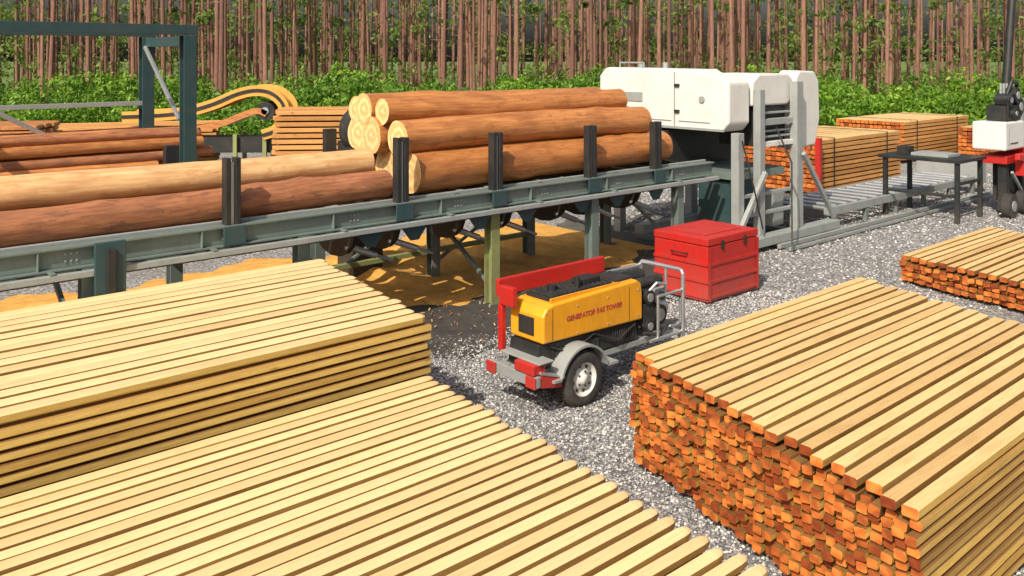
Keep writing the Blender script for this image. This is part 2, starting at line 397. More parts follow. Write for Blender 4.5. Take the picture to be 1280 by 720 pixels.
for s in(12.7,14.2,15.6,16.4): mb.span(C,s,s+.18,-.75,1.95,.02,.118,'green')
mb.bar(C(15.2,-.66,1.9),C(16.6,-.6,.35),.09,.09,'grey'); mb.bar(C(13.8,-.62,1.6),C(12.8,-.6,.35),.09,.09,'grey')
mb.span(C,13.2,15.0,-.33,1.4,1.45,1.6,'green'); mb.span(C,13.3,14.4,-.1,.7,.5,1.4,'teal')
mb.tube([C(14.2,-.62,2.5),C(14.25,-.95,1.8),C(14.0,-1.1,.9),C(13.7,-1.3,.1)],.02,'dark',8)
mb.tube([C(13.0,-.6,2.3),C(13.1,-.8,1.4),C(13.5,-.75,.5)],.018,'black',8)
for z in(.7,1.1): mb.span(C,13.15,15.05,-.50,-.42,z,z+.07,'grey')
mb.span(C,14.6,15.0,-.3,.3,.35,1.1,'grey')
mb.build('frame_and_carriage',par,.008)
mb=MB()
for n in(-.35,1.1): mb.span(C,16.7,25,n-.06,n+.06,.32,.5,'grey')
for s in np.arange(16.8,25,.5): mb.cyl(C(s,-.28,.47),C(s,1.03,.47),.055,'chrome',seg=12)
for s in np.arange(16.9,25,1.6):
    for n in(-.35,1.1): mb.span(C,s,s+.1,n-.05,n+.05,0,.318,'green')
mb.span(C,14,25,-.85,-.77,.035,.12,'grey'); mb.span(C,14,25,-1.1,-1.04,.035,.10,'grey')
for s in np.arange(14.2,25,1.2): mb.span(C,s,s+.08,-1.2,-.4,.005,.034,'green')
mb.span(C,25.02,25.3,-.6,1.3,.3,.9,'grey')
mb.build('outfeed_roller_table',par,.006)
# ---------------------------------------------------------------- red metal crate
par=empty('red_metal_crate')
O=Vector((3.14,14.2,0))
def B(t,n,z): return O+D*t+N*n+Z*z
mb=MB(); mb.span(B,0,1.4,0,1.1,.04,.93,'red'); mb.span(B,-.008,1.408,-.008,1.108,.94,1.06,'red')
mb.build('crate_body',par,.014)
mb=MB()
for t in(.1,1.2): mb.span(B,t,t+.12,.0,1.1,0,.038,'dark')
for z in(.09,.34,.62): mb.span(B,.0,1.4,-.02,-.001,z,z+.05,'red'); mb.span(B,-.02,-.001,0,1.1,z,z+.05,'red')
for t in(.0,1.34): mb.span(B,t,t+.06,-.024,-.021,.05,.92,'red')
for t in(.35,.98): mb.span(B,t,t+.05,-.03,-.001,.86,1.0,'dark')
mb.tube([B(-.02,.4,.78),B(-.07,.4,.78),B(-.07,.7,.78),B(-.02,.7,.78)],.012,'dark',8)
mb.span(B,.2,1.2,.2,.9,1.061,1.072,'red')
mb.build('crate_ribs_and_latches',par,.004)
# ---------------------------------------------------------------- trailer
par=empty('generator_trailer')
O2=Vector((.79,10.12,0))+D*.02
def T(t,n,z): return O2+D*t+N*n+Z*z
BT=.12
def TB(t,n,z): return T(t+BT,n,z)
def profn(mb,pts,n0,n1,mat): mb.prism([TB(a,n0,b) for a,b in pts],N*(n1-n0),mat)
mb=MB()
profn(mb,[(-.64,.78),(-.64,1.08),(-.58,1.17),(-.48,1.20),(.95,1.24),(1.03,1.19),(1.05,1.05),(1.05,.74)],.10,.66,'yellow')
mb.build('yellow_body',par,.022)
mb=MB()
mb.span(TB,-.44,.62,.19,.60,1.185,1.245,'dark'); mb.span(TB,.68,.98,.2,.58,1.22,1.265,'black')
for t in np.arange(-.40,.6,.075): mb.span(TB,t,t+.022,.2,.59,1.245,1.27,'black')
mb.cyl(TB(.1,.3,1.24),TB(.1,.3,1.38),.035,'dark'); mb.cyl(TB(-.2,.42,1.24),TB(-.2,.42,1.32),.06,'dark')
mb.span(TB,-.48,.66,.145,.165,1.19,1.255,'yellow'); 
mb.span(TB,.2,.5,.3,.5,1.245,1.33,'dark')
for t in(-.60,-.1,.42,.96): 
    for z in (.81,1.12): mb.cyl(TB(t,.10,z),TB(t,.092,z),.010,'grey',seg=8)
mb.span(TB,.80,.804,.095,.10,.77,1.18,'dark'); mb.span(TB,-.50,-.496,.095,.10,.80,1.16,'dark')
mb.span(TB,-.655,-.64,.25,.5,.85,1.05,'dark')
mb.build('top_grille_and_fittings',par,.003)
mb=MB()
mb.span(TB,-.78,1.02,.70,.76,1.22,1.42,'red'); mb.span(TB,-.78,-.70,.46,.698,1.14,1.36,'red'); mb.span(TB,-.77,-.70,.66,.73,.6,1.138,'red')
mb.span(TB,.9,.98,.68,.74,.6,1.218,'red')
mb.build('red_side_rail',par,.012)
mb=MB()
profn(mb,[(-.70,.48),(-.66,.76),(.98,.72),(1.02,.5)],.15,.63,'dark')
mb.span(TB,-.78,1.75,.16,.22,.40,.47,'grey'); mb.span(TB,-.78,1.75,.58,.64,.40,.47,'grey')
for t in(-.7,-.3,.6,1.3): mb.span(TB,t,t+.06,.22,.58,.41,.46,'grey')
mb.cyl(T(0,.05,.31),T(0,.78,.31),.035,'dark'); mb.span(T,-.25,.25,.225,.28,.32,.39,'dark')
mb.span(TB,-.86,-.80,-.03,.80,.38,.50,'grey'); mb.span(TB,-.82,-.6,-.03,.62,.62,.64,'grey')
for t in np.arange(-.5,-.38,.03): mb.span(TB,t,t+.012,.135,.15,.55,.70,'black')
for t in np.arange(.55,.95,.04): mb.span(TB,t,t+.015,.135,.15,.54,.68,'black')
mb.span(TB,-.4,.3,.13,.15,.56,.68,'black')
mb.tube([TB(-.5,.13,.72),TB(-.2,.10,.6),TB(.2,.12,.73),TB(.6,.1,.58),TB(.95,.13,.7)],.012,'black',6)
mb.build('chassis',par,.008)
mb=MB()
mb.span(TB,-.88,-.70,.0,.32,.51,.62,'red'); mb.span(TB,-.89,-.862,-.03,.13,.37,.50,'red'); mb.span(TB,-.89,-.862,.64,.80,.37,.50,'red')
mb.prism([TB(-.78,-.02,.36),TB(-.78,-.02,.51),TB(-.46,-.02,.40),TB(-.46,-.02,.30)],N*.05,'red')
mb.prism([TB(-.80,-.03,.515),TB(-.80,-.03,.55),TB(-.42,-.03,.42),TB(-.42,-.03,.395)],N*.14,'chrome')
mb.build('tail_lights_and_bumper',par,.01)
mb=MB()
for n0,n1 in((-.06,.17),(.64,.87)):
    out=[(.395*math.cos(a),.31+.395*math.sin(a)) for a in np.linspace(math.radians(165),math.radians(15),18)]
    inn=[(.37*math.cos(a),.31+.37*math.sin(a)) for a in np.linspace(math.radians(15),math.radians(165),18)]
    for i in range(len(out)-1):
        a0,a1=out[i],out[i+1]; b0,b1=inn[-1-i],inn[-2-i]
        mb.prism([T(a0[0],n0,a0[1]),T(a1[0],n0,a1[1]),T(b1[0],n0,b1[1]),T(b0[0],n0,b0[1])],N*(n1-n0),'grey')
    mb.span(T,-.50,-.378,n0,n1,.385,.412,'grey'); mb.span(T,.378,.55,n0,n1,.385,.412,'grey')
mb.build('mudguards',par)
def wheel(mb,n0):
    prof=[(.19,0),(.20,.0),(.27,-.012),(.30,.01),(.312,.035),(.312,.145),(.30,.17),(.27,.19),(.19,.18)]
    sg=40; vs=[]
    for i in range(sg):
        a=6.28318*i/sg
        for r,x in prof: vs.append(T(r*math.cos(a),n0+x,.312+r*math.sin(a)))
    k=len(prof)
    mb.add(vs,[(i*k+j,i*k+j+1,((i+1)%sg)*k+j+1,((i+1)%sg)*k+j) for i in range(sg) for j in range(k-1)],'black',smooth=True)
    for i in range(44):
        a=6.28318*i/44
        for x0,x1,sft in((.03,.085,0),(.095,.15,.07)):
            aa=a+sft; c=T(.314*math.cos(aa),n0+(x0+x1)/2,.312+.314*math.sin(aa))
            u=D*(-math.sin(aa))+Z*math.cos(aa); w=D*math.cos(aa)+Z*math.sin(aa)
            mb.box(c,.026,x1-x0,.012,'black',u,N,w)
    rp=[(.195,n0+.0),(.175,n0+.015),(.165,n0+.06),(.12,n0+.05),(.11,n0+.03),(.06,n0+.025),(.055,n0-.01),(0.001,n0-.012)]
    vs=[]
    for i in range(sg):
        a=6.28318*i/sg
        for r,x in rp: vs.append(T(r*math.cos(a),x,.312+r*math.sin(a)))
    k=len(rp)
    mb.add(vs,[(i*k+j,i*k+j+1,((i+1)%sg)*k+j+1,((i+1)%sg)*k+j) for i in range(sg) for j in range(k-1)],'white',smooth=True)
    for i in range(5):
        a=6.28318*i/5; mb.cyl(T(.085*math.cos(a),n0+.015,.312+.085*math.sin(a)),T(.085*math.cos(a),n0+.035,.312+.085*math.sin(a)),.012,'dark',seg=6)
    for i in range(8):
        a=6.28318*i/8+.2; mb.cyl(T(.142*math.cos(a),n0+.045,.312+.142*math.sin(a)),T(.142*math.cos(a),n0+.062,.312+.142*math.sin(a)),.018,'dark',seg=8)
mb=MB(); wheel(mb,-.04); mb.build('wheel_near',par)
mb=MB(); wheel(mb,.66); mb.build('wheel_far',par)
mb=MB()
mb.span(TB,1.08,1.5,.2,.6,.5,1.08,'dark'); mb.span(TB,1.1,1.3,.12,.2,.62,.9,'black')
for i,(t,n,z,r) in enumerate(((1.2,.1,.98,.09),(1.42,.12,.72,.13),(1.2,.1,.62,.08))):
    mb.cyl(TB(t,n,z),TB(t,n+.1,z),r,'dark',seg=20); mb.cyl(TB(t,n-.012,z),TB(t,n,z),r*.6,'chrome',seg=16)
mb.cyl(TB(1.1,.25,1.13),TB(1.55,.25,1.13),.07,'black'); mb.cyl(TB(1.15,.48,1.15),TB(1.45,.48,1.15),.09,'dark')
mb.cyl(TB(1.5,.35,.75),TB(1.66,.35,.75),.16,'chrome',seg=24); mb.cyl(TB(1.66,.35,.75),TB(1.67,.35,.75),.1,'dark',seg=24)
mb.tube([TB(1.15,.15,1.0),TB(1.3,.08,1.15),TB(1.5,.1,1.1),TB(1.58,.2,.9)],.02,'chrome',8)
mb.tube([TB(1.1,.12,.55),TB(1.35,.05,.5),TB(1.6,.12,.6)],.022,'black',8)
mb.span(TB,1.35,1.55,.14,.2,.88,1.05,'grey'); mb.cyl(TB(1.45,.14,.96),TB(1.45,.10,.96),.05,'dark')
for z in (.6,.7,.8,.9): mb.span(TB,1.08,1.5,.185,.199,z,z+.03,'grey')
mb.build('engine',par,.006)
mb=MB()
hp=[TB(1.75,.02,.45),TB(1.75,.02,1.20),TB(1.75,.05,1.25),TB(1.75,.70,1.25),TB(1.75,.73,1.20),TB(1.75,.73,.45)]
for a,b in zip(hp,hp[1:]): mb.cyl(a,b,.026,'chrome',seg=12)
mb.cyl(TB(1.75,.02,.85),TB(1.75,.73,.85),.018,'chrome'); mb.cyl(TB(1.75,.30,.85),TB(1.75,.30,1.22),.018,'chrome')
mb.cyl(TB(1.07,.73,1.2),TB(1.75,.73,1.2),.022,'chrome'); mb.cyl(TB(1.1,.02,.47),TB(1.75,.02,.47),.022,'chrome')
mb.cyl(TB(1.25,.02,.47),TB(1.25,.02,1.0),.018,'chrome'); mb.cyl(TB(1.25,.02,1.0),TB(1.75,.02,1.0),.018,'chrome')
mb.span(TB,1.70,1.76,.0,.75,.40,.47,'grey')
mb.bar(TB(1.7,.2,.43),TB(2.25,.4,.43),.06,.06,'grey'); mb.bar(TB(1.7,.6,.43),TB(2.25,.4,.43),.06,.06,'grey')
mb.cyl(TB(2.2,.4,.05),TB(2.2,.4,.7),.03,'chrome'); mb.cyl(TB(2.2,.36,.09),TB(2.2,.44,.09),.09,'black')
mb.build('tubular_frame_and_drawbar',par)
cu=bpy.data.curves.new('lettering','FONT'); cu.body='GENERATOR BAS TOWER'; cu.size=.082; cu.extrude=.001; cu.offset=.003
cu.align_x='CENTER'
to=bpy.data.objects.new('lettering',cu); S.collection.objects.link(to); cu.materials.append(M['red'])
mt=Matrix.Identity(4)
for i,v in enumerate((D,Z,-N)):
    for j in range(3): mt[j][i]=v[j]
mt.translation=TB(.2,.098,.97); to.matrix_world=mt; to.parent=par
# ---------------------------------------------------------------- gantry
par=empty('steel_gantry'); mb=MB()
G=Vector((-6.58,18,0))
def Gf(a,b,z): return G+D*a+N*b+Z*z
for a in(0,-5.2):
    for b in(0,2.4):
        mb.span(Gf,a-.13,a+.13,b-.13,b-.10,0,4.42,'teal'); mb.span(Gf,a-.13,a+.13,b+.10,b+.13,0,4.42,'teal'); mb.span(Gf,a-.05,a+.05,b-.1,b+.1,0,4.42,'teal')
        mb.span(Gf,a-.2,a+.2,b-.2,b+.2,0,.03,'dark')
for b in(0,2.4): mb.span(Gf,-7,.18,b-.1,b+.1,4.43,4.63,'teal')
for a in(0,-5.2): mb.span(Gf,a-.08,a+.08,.14,2.26,4.2,4.4,'teal')
mb.bar(Gf(-.1,2.2,4.2),Gf(-.1,.2,2.7),.07,.07,'chrome')
mb.bar(Gf(-5.1,2.4,4.1),Gf(-1.8,2.4,2.2),.09,.09,'chrome')
mb.bar(Gf(-5.1,.1,3.9),Gf(-3.4,.1,2.6),.06,.06,'chrome')
mb.span(Gf,-5.2,0,2.37,2.43,2.9,3.0,'grey')
mb.build('gantry_frame',par,.006)
# ---------------------------------------------------------------- curved log chute
par=empty('curved_log_chute'); mb=MB()
Q=Vector((-8.3,29,-.12))
def Qf(x,y,z): return Q+Vector((x,y,z))
key=[(-4.2,2.15),(-3.0,2.2),(-2.2,2.3),(-1.3,2.55),(-.5,2.88),(.1,3.0),(.6,2.9),(.95,2.55),(.95,2.1),(.7,1.75),(.3,1.6)]
def cr(K,m=6):
    o=[]
    for i in range(len(K)-1):
        p=[np.array(K[max(0,min(len(K)-1,j))]) for j in(i-1,i,i+1,i+2)]
        for q in range(m):
            t=q/m; o.append(.5*((2*p[1])+(-p[0]+p[2])*t+(2*p[0]-5*p[1]+4*p[2]-p[3])*t*t+(-p[0]+3*p[1]-3*p[2]+p[3])*t**3))
    o.append(np.array(K[-1])); return o
P=cr(key); yv=Vector((0,1,0)); pts=[Qf(a,0,b) for a,b in P]
mb.sweep(pts,yv,[(-.55,.0),(.55,.0),(.55,.06),(-.55,.06)],'chute')
for y in(-.58,.58): mb.sweep([p+yv*y for p in pts],yv,[(-.03,-.18),(.03,-.18),(.03,.16),(-.03,.16)],'chute')
mb.sweep([p+yv*-.63+Z*.0 for p in pts],yv,[(-.012,-.07),(.008,-.07),(.008,.03),(-.012,.03)],'dark')
key2=[(-4.2,1.7),(-2.4,1.72),(-1.2,1.9),(-.4,2.2),(.1,2.35),(.4,2.25)]
mb.sweep([Qf(a,0,b) for a,b in cr(key2)],yv,[(-.5,-.10),(.5,-.10),(.5,.10),(-.5,.10)],'peeled')
mb.cyl(Qf(.35,-.45,2.35),Qf(.35,.45,2.35),.30,'dark',seg=24); mb.cyl(Qf(.35,-.50,2.35),Qf(.35,-.45,2.35),.12,'grey',seg=20)
for x in(-3.8,-2.2,-.6,.35):
    for y in(-.5,.5): mb.box(Qf(x,y,.86),.12,.12,1.48,'olive',Vector((1,0,0)),Vector((0,1,0)))
mb.box(Qf(-1.7,-.5,.55),4.2,.1,.1,'olive',Vector((1,0,0)),Vector((0,1,0)))
mb.box(Qf(-1.7,0,1.25),4.4,.8,.5,'dark',Vector((1,0,0)),Vector((0,1,0)))
mb.build('chute_and_stand',par)
# ---------------------------------------------------------------- black table
par=empty('steel_work_table'); mb=MB()
O3=Vector((10.6,21.1,0))
def W3(t,n,z): return O3+D*t+N*n+Z*z
mb.span(W3,-.1,1.5,-.1,1.9,1.44,1.52,'dark')
for t in(0,1.35):
    for n in(0,1.75): mb.span(W3,t-.05,t+.05,n-.05,n+.05,0,1.44,'dark')
mb.span(W3,.05,1.3,-.03,.03,.9,.97,'dark'); mb.span(W3,-.03,.03,.05,1.7,.6,.67,'dark')
mb.span(W3,.2,.9,.3,1.2,1.525,1.60,'grey'); mb.span(W3,.3,.6,1.3,1.6,1.525,1.72,'dark')
mb.build('table_frame',par,.006)
# ---------------------------------------------------------------- right machine
par=empty('wood_chipper_machine'); 
O4=Vector((12.35,22.4,0))
def K(t,n,z): return O4+D*t+N*n+Z*z
mb=MB(); mb.span(K,-.5,.75,-.3,.5,1.65,2.35,'white'); mb.build('white_housing',par,.04)
mb=MB()
mb.span(K,-.3,1.6,-.25,.4,1.3,1.5,'red'); mb.span(K,.1,.5,-.5,-.3,1.0,1.55,'red'); mb.bar(K(-.2,-.45,1.5),K(1.5,-.55,1.2),.12,.16,'red'); mb.span(K,.9,1.7,-.3,.5,1.51,1.85,'red')
mb.build('red_chute',par,.015)
mb=MB()
mb.span(K,-.1,.7,-.2,.3,2.37,2.75,'dark'); mb.span(K,-.35,-.31,-.32,-.301,1.8,2.2,'grey'); mb.span(K,-.2,.3,-.31,-.301,1.8,1.83,'dark')
for t,n,z,r in((0,-.25,2.9,.16),(.45,-.25,3.0,.2),(.8,-.2,2.7,.22),(.2,-.3,2.55,.12)): mb.cyl(K(t,n,z),K(t,n+.35,z),r,'dark',seg=20); mb.cyl(K(t,n-.02,z),K(t,n,z),r*.5,'grey',seg=14)
for t in(0,.2,.4,.6): mb.cyl(K(t,0,2.7),K(t,0,3.3),.035,'grey',seg=8)
mb.tube([K(.1,-.1,3.0),K(.3,-.15,3.35),K(.8,-.1,3.3),K(1.0,0,2.6)],.05,'dark')
mb.tube([K(-.1,-.2,2.4),K(-.25,-.25,2.9),K(.1,-.3,3.2)],.03,'black')
mb.span(K,.9,1.4,-.2,.4,1.9,2.9,'grey')
mb.cyl(K(.55,.1,2.7),K(1.25,.1,6.6),.11,'dark',r2=.09)
mb.cyl(K(.75,.1,2.7),K(1.42,.1,6.6),.04,'grey')
mb.span(K,-.2,.0,-.2,0,.25,1.3,'dark'); mb.span(K,.9,1.05,-.2,0,.25,1.3,'dark'); mb.span(K,.3,.7,-.1,.3,.3,1.3,'black')
mb.bar(K(-.6,-.2,.25),K(1.8,-.2,.25),.12,.12,'dark'); mb.bar(K(-.1,-.3,1.1),K(.9,-.3,.3),.06,.06,'grey')
for t in(-.4,.5,1.5): mb.cyl(K(t,-.45,.3),K(t,-.25,.3),.3,'black',seg=24); mb.cyl(K(t,-.47,.3),K(t,-.45,.3),.13,'grey',seg=16)
mb.build('engine_stand_and_mast',par,.006)
# ---------------------------------------------------------------- ground
def npmesh(name,V,F4,mat,rnd=None,smooth=False,parent=None,k=4):
    me=bpy.data.meshes.new(name); nf=len(F4)
    me.vertices.add(len(V)); me.vertices.foreach_set('co',V.astype(np.float32).ravel())
    me.loops.add(nf*k); me.loops.foreach_set('vertex_index',F4.astype(np.int32).ravel())
    me.polygons.add(nf); me.polygons.foreach_set('loop_start',np.arange(nf,dtype=np.int32)*k)
    try: me.polygons.foreach_set('loop_total',np.full(nf,k,dtype=np.int32))
    except Exception: pass
    me.update(calc_edges=True); me.materials.append(mat)
    if rnd is not None:
        at=me.attributes.new('rnd','FLOAT','FACE'); at.data.foreach_set('value',rnd.astype(np.float32))
    if smooth: me.polygons.foreach_set('use_smooth',[True]*nf)
    o=bpy.data.objects.new(name,me); S.collection.objects.link(o)
    if parent: o.parent=parent
    return o
m,nt,b=mk('gravel_ground'); tc=nt.nodes.new('ShaderNodeTexCoord'); o=tc.outputs['Object']
v=nt.nodes.new('ShaderNodeTexVoronoi'); v.inputs['Scale'].default_value=26; nt.links.new(o,v.inputs['Vector'])
sep=nt.nodes.new('ShaderNodeSeparateColor'); nt.links.new(v.outputs['Color'],sep.inputs[0])
stone=ramp(nt,sep.outputs[0],[(0,(.14,.14,.15)),(.45,(.29,.29,.30)),(.8,(.44,.43,.43)),(1,(.60,.58,.56))])
edge=ramp(nt,v.outputs['Distance'],[(.3,(1,1,1)),(.75,(.45,.45,.45))])
col=mixc(nt,1.0,stone,edge,'MULTIPLY')
big=noise(nt,o,.45,8,.7)
col=mixc(nt,ramp(nt,big,[(.47,(0,0,0)),(.72,(.7,)*3)]),col,(.17,.15,.13))
sx=nt.nodes.new('ShaderNodeSeparateXYZ'); nt.links.new(o,sx.inputs[0])
ad=nt.nodes.new('ShaderNodeMath'); ad.operation='MULTIPLY_ADD'; ad.inputs[1].default_value=8
nt.links.new(noise(nt,o,.3,4),ad.inputs[0]); nt.links.new(sx.outputs[1],ad.inputs[2])
mr=nt.nodes.new('ShaderNodeMapRange'); mr.inputs[1].default_value=41; mr.inputs[2].default_value=45; nt.links.new(ad.outputs[0],mr.inputs[0])
gr=ramp(nt,noise(nt,o,4,6,.8),[(.3,(.07,.13,.025)),(.7,(.16,.22,.05))])
col=mixc(nt,mr.outputs[0],col,gr)
nt.links.new(col,b.inputs['Base Color']); b.inputs['Roughness'].default_value=.9
bump(nt,b,v.outputs['Distance'],.7,.02)
V=np.array([[-400,-60,0],[400,-60,0],[400,600,0],[-400,600,0]],float)
npmesh('gravel_ground',V,np.array([[0,1,2,3]]),m)
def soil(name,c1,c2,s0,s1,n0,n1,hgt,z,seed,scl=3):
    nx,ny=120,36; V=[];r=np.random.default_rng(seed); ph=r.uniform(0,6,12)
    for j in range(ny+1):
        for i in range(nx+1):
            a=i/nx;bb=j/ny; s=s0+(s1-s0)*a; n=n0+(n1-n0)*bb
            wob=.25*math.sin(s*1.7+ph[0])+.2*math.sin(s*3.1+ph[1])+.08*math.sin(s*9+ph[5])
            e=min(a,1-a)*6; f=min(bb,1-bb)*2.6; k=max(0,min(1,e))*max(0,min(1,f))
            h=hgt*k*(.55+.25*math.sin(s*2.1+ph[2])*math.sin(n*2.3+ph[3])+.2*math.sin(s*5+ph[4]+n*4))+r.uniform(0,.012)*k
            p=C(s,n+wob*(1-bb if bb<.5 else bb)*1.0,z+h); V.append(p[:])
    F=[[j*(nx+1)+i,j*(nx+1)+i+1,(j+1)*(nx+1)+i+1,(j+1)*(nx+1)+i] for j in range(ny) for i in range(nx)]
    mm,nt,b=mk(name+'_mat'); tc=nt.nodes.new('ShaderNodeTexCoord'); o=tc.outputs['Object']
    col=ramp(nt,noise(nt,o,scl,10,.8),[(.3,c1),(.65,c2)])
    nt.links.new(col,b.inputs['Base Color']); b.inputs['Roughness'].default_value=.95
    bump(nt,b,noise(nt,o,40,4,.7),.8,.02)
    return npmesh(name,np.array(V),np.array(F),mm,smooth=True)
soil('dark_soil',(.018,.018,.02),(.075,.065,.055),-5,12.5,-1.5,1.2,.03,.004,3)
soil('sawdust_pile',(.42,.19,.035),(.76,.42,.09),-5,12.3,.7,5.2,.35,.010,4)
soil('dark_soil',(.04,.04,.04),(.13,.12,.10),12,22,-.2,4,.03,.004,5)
def stones(n,x0,x1,y0,y1,smin,smax,seed):
    r=np.random.default_rng(seed)
    x=r.uniform(x0,x1,n); y=r.uniform(y0,y1,n)
    rel=np.stack([x-A.x,y-A.y],1); ss=rel@np.array([D.x,D.y]); nn=rel@np.array([N.x,N.y])
    ok=(nn<-1.0+.3*np.sin(ss*1.7)+r.uniform(-.1,.5,n))|(ss>13); x=x[ok];y=y[ok];n=len(x)
    base=np.array([[1,0,0],[0,1,0],[-1,0,0],[0,-1,0],[0,0,1],[0,0,-.6]],float)
    sc=r.uniform(smin,smax,(n,1,1))*r.uniform(.6,1.2,(n,1,3))*np.array([1,1,.6])
    P=base[None]*sc; P+=r.normal(0,.12,(n,6,3))*sc
    a=r.uniform(0,6.28,n); ca,sa=np.cos(a)[:,None],np.sin(a)[:,None]
    X=P[:,:,0]*ca-P[:,:,1]*sa+x[:,None]; Y=P[:,:,0]*sa+P[:,:,1]*ca+y[:,None]; Zz=P[:,:,2]+.006
    V=np.stack([X,Y,Zz],2).reshape(-1,3)
    f=np.array([[0,1,4],[1,2,4],[2,3,4],[3,0,4],[1,0,5],[2,1,5],[3,2,5],[0,3,5]])
    F=(f[None]+np.arange(n)[:,None,None]*6).reshape(-1,3)
    return V,F,np.repeat(r.random(n),8)
mm,nt,b=mk('gravel_stone'); at=nt.nodes.new('ShaderNodeAttribute'); at.attribute_name='rnd'
nt.links.new(ramp(nt,at.outputs['Fac'],[(0,(.12,.12,.13)),(.4,(.28,.28,.29)),(.75,(.45,.44,.44)),(1,(.70,.68,.65))]),b.inputs['Base Color']); b.inputs['Roughness'].default_value=.85
V1,F1,r1=stones(60000,-2,6,6,15,.010,.028,1); V2,F2,r2=stones(30000,2,20,14,30,.02,.045,2)
npmesh('gravel',np.vstack([V1,V2]),np.vstack([F1,F2+len(V1)]),mm,np.concatenate([r1,r2]),k=3)
r_=np.random.default_rng(9); nchip=1100
ss=r_.uniform(-2,14,nchip); nn=r_.normal(.3,.9,nchip)
cx=A.x+D.x*ss+N.x*nn; cy=A.y+D.y*ss+N.y*nn
a=r_.uniform(0,6.28,nchip); Lc=r_.uniform(.008,.035,nchip); Wc=Lc*r_.uniform(.2,.5,nchip); z0=.035+r_.uniform(0,.02,nchip)
ux,uy=np.cos(a),np.sin(a); tl=r_.uniform(-.015,.015,nchip)
V=np.stack([np.stack([cx-ux*Lc+uy*Wc,cy-uy*Lc-ux*Wc,z0-tl],1),np.stack([cx+ux*Lc+uy*Wc,cy+uy*Lc-ux*Wc,z0+tl],1),np.stack([cx+ux*Lc-uy*Wc,cy+uy*Lc+ux*Wc,z0+tl+.004],1),np.stack([cx-ux*Lc-uy*Wc,cy-uy*Lc+ux*Wc,z0-tl+.004],1)],1).reshape(-1,3)
mm,nt,b=mk('wood_chip'); at=nt.nodes.new('ShaderNodeAttribute'); at.attribute_name='rnd'
nt.links.new(ramp(nt,at.outputs['Fac'],[(0,(.14,.06,.03)),(.5,(.40,.20,.08)),(1,(.60,.40,.18))]),b.inputs['Base Color']); b.inputs['Roughness'].default_value=.9
npmesh('wood_chips',V,np.arange(nchip*4).reshape(-1,4),mm,r_.random(nchip))
# ---------------------------------------------------------------- forest
def leafmat(name,stops,tr=.25):
    m,nt,b=mk(name); at=nt.nodes.new('ShaderNodeAttribute'); at.attribute_name='rnd'
    col=ramp(nt,at.outputs['Fac'],stops)
    tc=nt.nodes.new('ShaderNodeTexCoord'); n=noise(nt,tc.outputs['Object'],.35,3)
    col=mixc(nt,1.0,col,ramp(nt,n,[(.35,(.65,.7,.6)),(.65,(1.2,1.15,1.0))]),'MULTIPLY')
    nt.links.new(col,b.inputs['Base Color']); b.inputs['Roughness'].default_value=.6
    t=nt.nodes.new('ShaderNodeBsdfTranslucent'); nt.links.new(col,t.inputs[0])
    mx=nt.nodes.new('ShaderNodeMixShader'); mx.inputs[0].default_value=tr
    nt.links.new(b.outputs[0],mx.inputs[1]); nt.links.new(t.outputs[0],mx.inputs[2])
    nt.links.new(mx.outputs[0],nt.nodes['Material Output'].inputs[0]); return m
def leaves(cent,rad,per,smin,smax,seed,shell=.5):
    r=np.random.default_rng(seed); n=len(cent)*per
    c=np.repeat(cent,per,0); rr=np.repeat(rad,per,0)
    d=r.normal(size=(n,3)); d/=np.linalg.norm(d,axis=1)[:,None]
    p=c+d*rr*(r.uniform(shell,1,(n,1)))*r.uniform(.85,1.1,(n,1))
    a=r.normal(size=(n,3)); a/=np.linalg.norm(a,axis=1)[:,None]
    b2=np.cross(a,r.normal(size=(n,3))); b2/=np.linalg.norm(b2,axis=1)[:,None]
    s=r.uniform(smin,smax,(n,1))
    V=np.stack([p-a*s,p-b2*s*.45,p+a*s,p+b2*s*.45],1).reshape(-1,3)
    V[:,2]=np.maximum(V[:,2],.01)
    return V,np.arange(n*4).reshape(-1,4),np.clip(np.repeat(r.random(len(cent)),per)*.5+r.random(n)*.5,0,1)
nb=1550; bx=rng.uniform(-38,44,nb); by=rng.uniform(43,54,nb)
hh=2.6+.45*np.sin(bx*.5)+.4*np.sin(bx*1.3+1)+rng.uniform(-.6,.6,nb)
top=np.clip(hh,1.2,3.7)*np.clip((by-41.5)/3.5,.35,1.0)
cz=rng.uniform(.1,1,nb)*top*.88
rad=np.stack([rng.uniform(.5,1.1,nb)]*2+[rng.uniform(.4,.75,nb)],1)
V,F,rn=leaves(np.stack([bx,by,cz],1),rad,95,.09,.18,11)
npmesh('bushes',V,F,leafmat('bush_leaves',[(0,(.055,.13,.012)),(.5,(.13,.28,.022)),(1,(.29,.46,.05))],.3),rn)
par=empty('pine_forest')
nt_=640; ty=50+75*rng.random(nt_)**.9; tx=rng.uniform(-1,1,nt_)*(ty*.62+4); 
Vs=[];Fs=[];rr=[];sg=8;o=0
fol=[];folr=[]
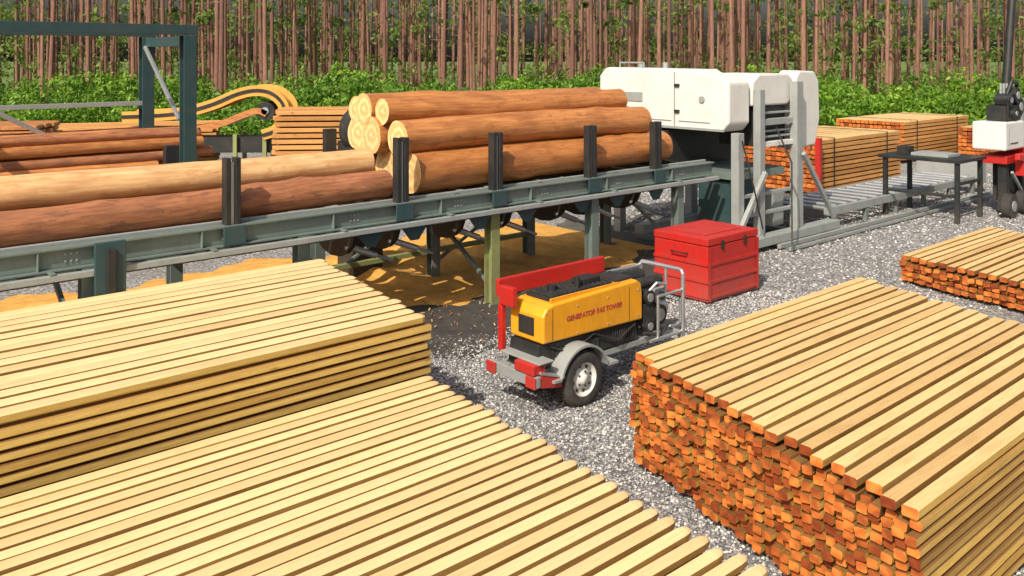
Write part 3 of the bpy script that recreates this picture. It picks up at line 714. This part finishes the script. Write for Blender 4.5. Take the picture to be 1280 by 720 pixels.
for i in range(nt_):
    r0=rng.uniform(.11,.185)*(1 if ty[i]<80 else 1.1); H=rng.uniform(17,24); lx,ly=rng.normal(0,.10,2); ph=rng.uniform(0,6)
    ks=[0,.06,.2,.35,.5,.75,1.0]
    for k in ks:
        z=H*k; q=r0*(1.25 if k==0 else 1-.75*k)
        for j in range(sg):
            a=6.283*j/sg; Vs.append((tx[i]+lx*k*2+.05*math.sin(k*7+ph)+q*math.cos(a),ty[i]+ly*k*2+q*math.sin(a),z))
    for k in range(len(ks)-1):
        for j in range(sg): Fs.append([o+k*sg+j,o+k*sg+(j+1)%sg,o+(k+1)*sg+(j+1)%sg,o+(k+1)*sg+j]); rr.append(rng.random()*.2+.8*((i*.618)%1))
    o+=len(ks)*sg
    for _ in range(6):
        z=rng.uniform(3,H*.6); a=rng.uniform(0,6.28); L=rng.uniform(.3,1.0); k=z/H
        p=np.array([tx[i]+lx*k*2,ty[i]+ly*k*2,z]); q=p+np.array([math.cos(a)*L,math.sin(a)*L,rng.uniform(-.1,.4)]); t=.02
        Vs+= [tuple(p+[0,0,t]),tuple(p-[0,0,t]),tuple(q-[0,0,t*.3]),tuple(q+[0,0,t*.3])]; Fs.append([o,o+1,o+2,o+3]); rr.append(rng.random()); o+=4
    for _ in range(6):
        k=rng.uniform(.58,1.0); w=2.3*(1.15-k)+.4
        fol.append((tx[i]+lx*k*2+rng.normal(0,w*.6),ty[i]+ly*k*2+rng.normal(0,w*.6),H*k)); folr.append((.9,.9,.4))
    if rng.random()<.45:
        fol.append((tx[i]+rng.normal(0,.8),ty[i]+rng.normal(0,.8),rng.uniform(6,11))); folr.append((.8,.8,.4))
m,nt,b=mk('pine_bark'); at=nt.nodes.new('ShaderNodeAttribute'); at.attribute_name='rnd'; tc=nt.nodes.new('ShaderNodeTexCoord')
col=ramp(nt,at.outputs['Fac'],[(0,(.15,.078,.058)),(.5,(.25,.125,.088)),(1,(.36,.20,.14))])
n=noise(nt,mapping(nt,tc.outputs['Object'],(6,6,1.2)),2,6,.7)
col=mixc(nt,ramp(nt,n,[(.4,(0,0,0)),(.65,(.6,)*3)]),col,(.09,.048,.038))
nt.links.new(col,b.inputs['Base Color']); b.inputs['Roughness'].default_value=.9; bump(nt,b,n,.5,.03)
npmesh('trunks',np.array(Vs),np.array(Fs),m,np.array(rr),parent=par)
V,F,rn=leaves(np.array(fol),np.array(folr),22,.12,.34,12,.1)
lm=leafmat('pine_needles',[(0,(.06,.10,.03)),(.5,(.12,.20,.05)),(1,(.22,.30,.08))],.45)
npmesh('crowns',V,F,lm,rn,parent=par)
nu=1500; uy=rng.uniform(58,124,nu); ux=rng.uniform(-1,1,nu)*(uy*.62+4); uz=rng.uniform(0,1,nu)**2.0*10.5
V,F,rn=leaves(np.stack([ux,uy,uz],1),np.stack([rng.uniform(.8,1.8,nu)]*2+[rng.uniform(.6,1.4,nu)],1),40,.12,.28,13,.1)
npmesh('undergrowth',V,F,leafmat('undergrowth_leaves',[(0,(.11,.19,.04)),(.5,(.21,.32,.07)),(1,(.36,.45,.13))],.5),rn,parent=par)
# ---------------------------------------------------------------- light, world, camera
el=math.radians(44); az=math.radians(206)
sd=Vector((math.sin(az)*math.cos(el),math.cos(az)*math.cos(el),math.sin(el)))
L=bpy.data.lights.new('sun','SUN'); L.energy=5.0; L.angle=math.radians(.5); L.color=(1,.91,.75)
lo=bpy.data.objects.new('sun',L); S.collection.objects.link(lo); lo.rotation_euler=(-sd).to_track_quat('-Z','Y').to_euler()
w=bpy.data.worlds.new('World'); S.world=w; w.use_nodes=True; nt=w.node_tree
sk=nt.nodes.new('ShaderNodeTexSky'); sk.sky_type='NISHITA'; sk.sun_disc=False; sk.sun_elevation=el; sk.sun_rotation=az; sk.dust_density=6; sk.air_density=1.0; sk.ozone_density=.3
bg=nt.nodes['Background']; nt.links.new(sk.outputs[0],bg.inputs[0]); bg.inputs[1].default_value=.11
cam=bpy.data.cameras.new('camera'); co=bpy.data.objects.new('camera',cam); S.collection.objects.link(co)
co.location=(0,0,4); co.rotation_euler=(math.radians(90),0,0); cam.sensor_width=36; cam.lens=31.16; cam.shift_y=-.2266; cam.clip_end=2000; cam.clip_start=.1
S.camera=co
S.view_settings.view_transform='Standard'; S.view_settings.look='None'; S.view_settings.exposure=0
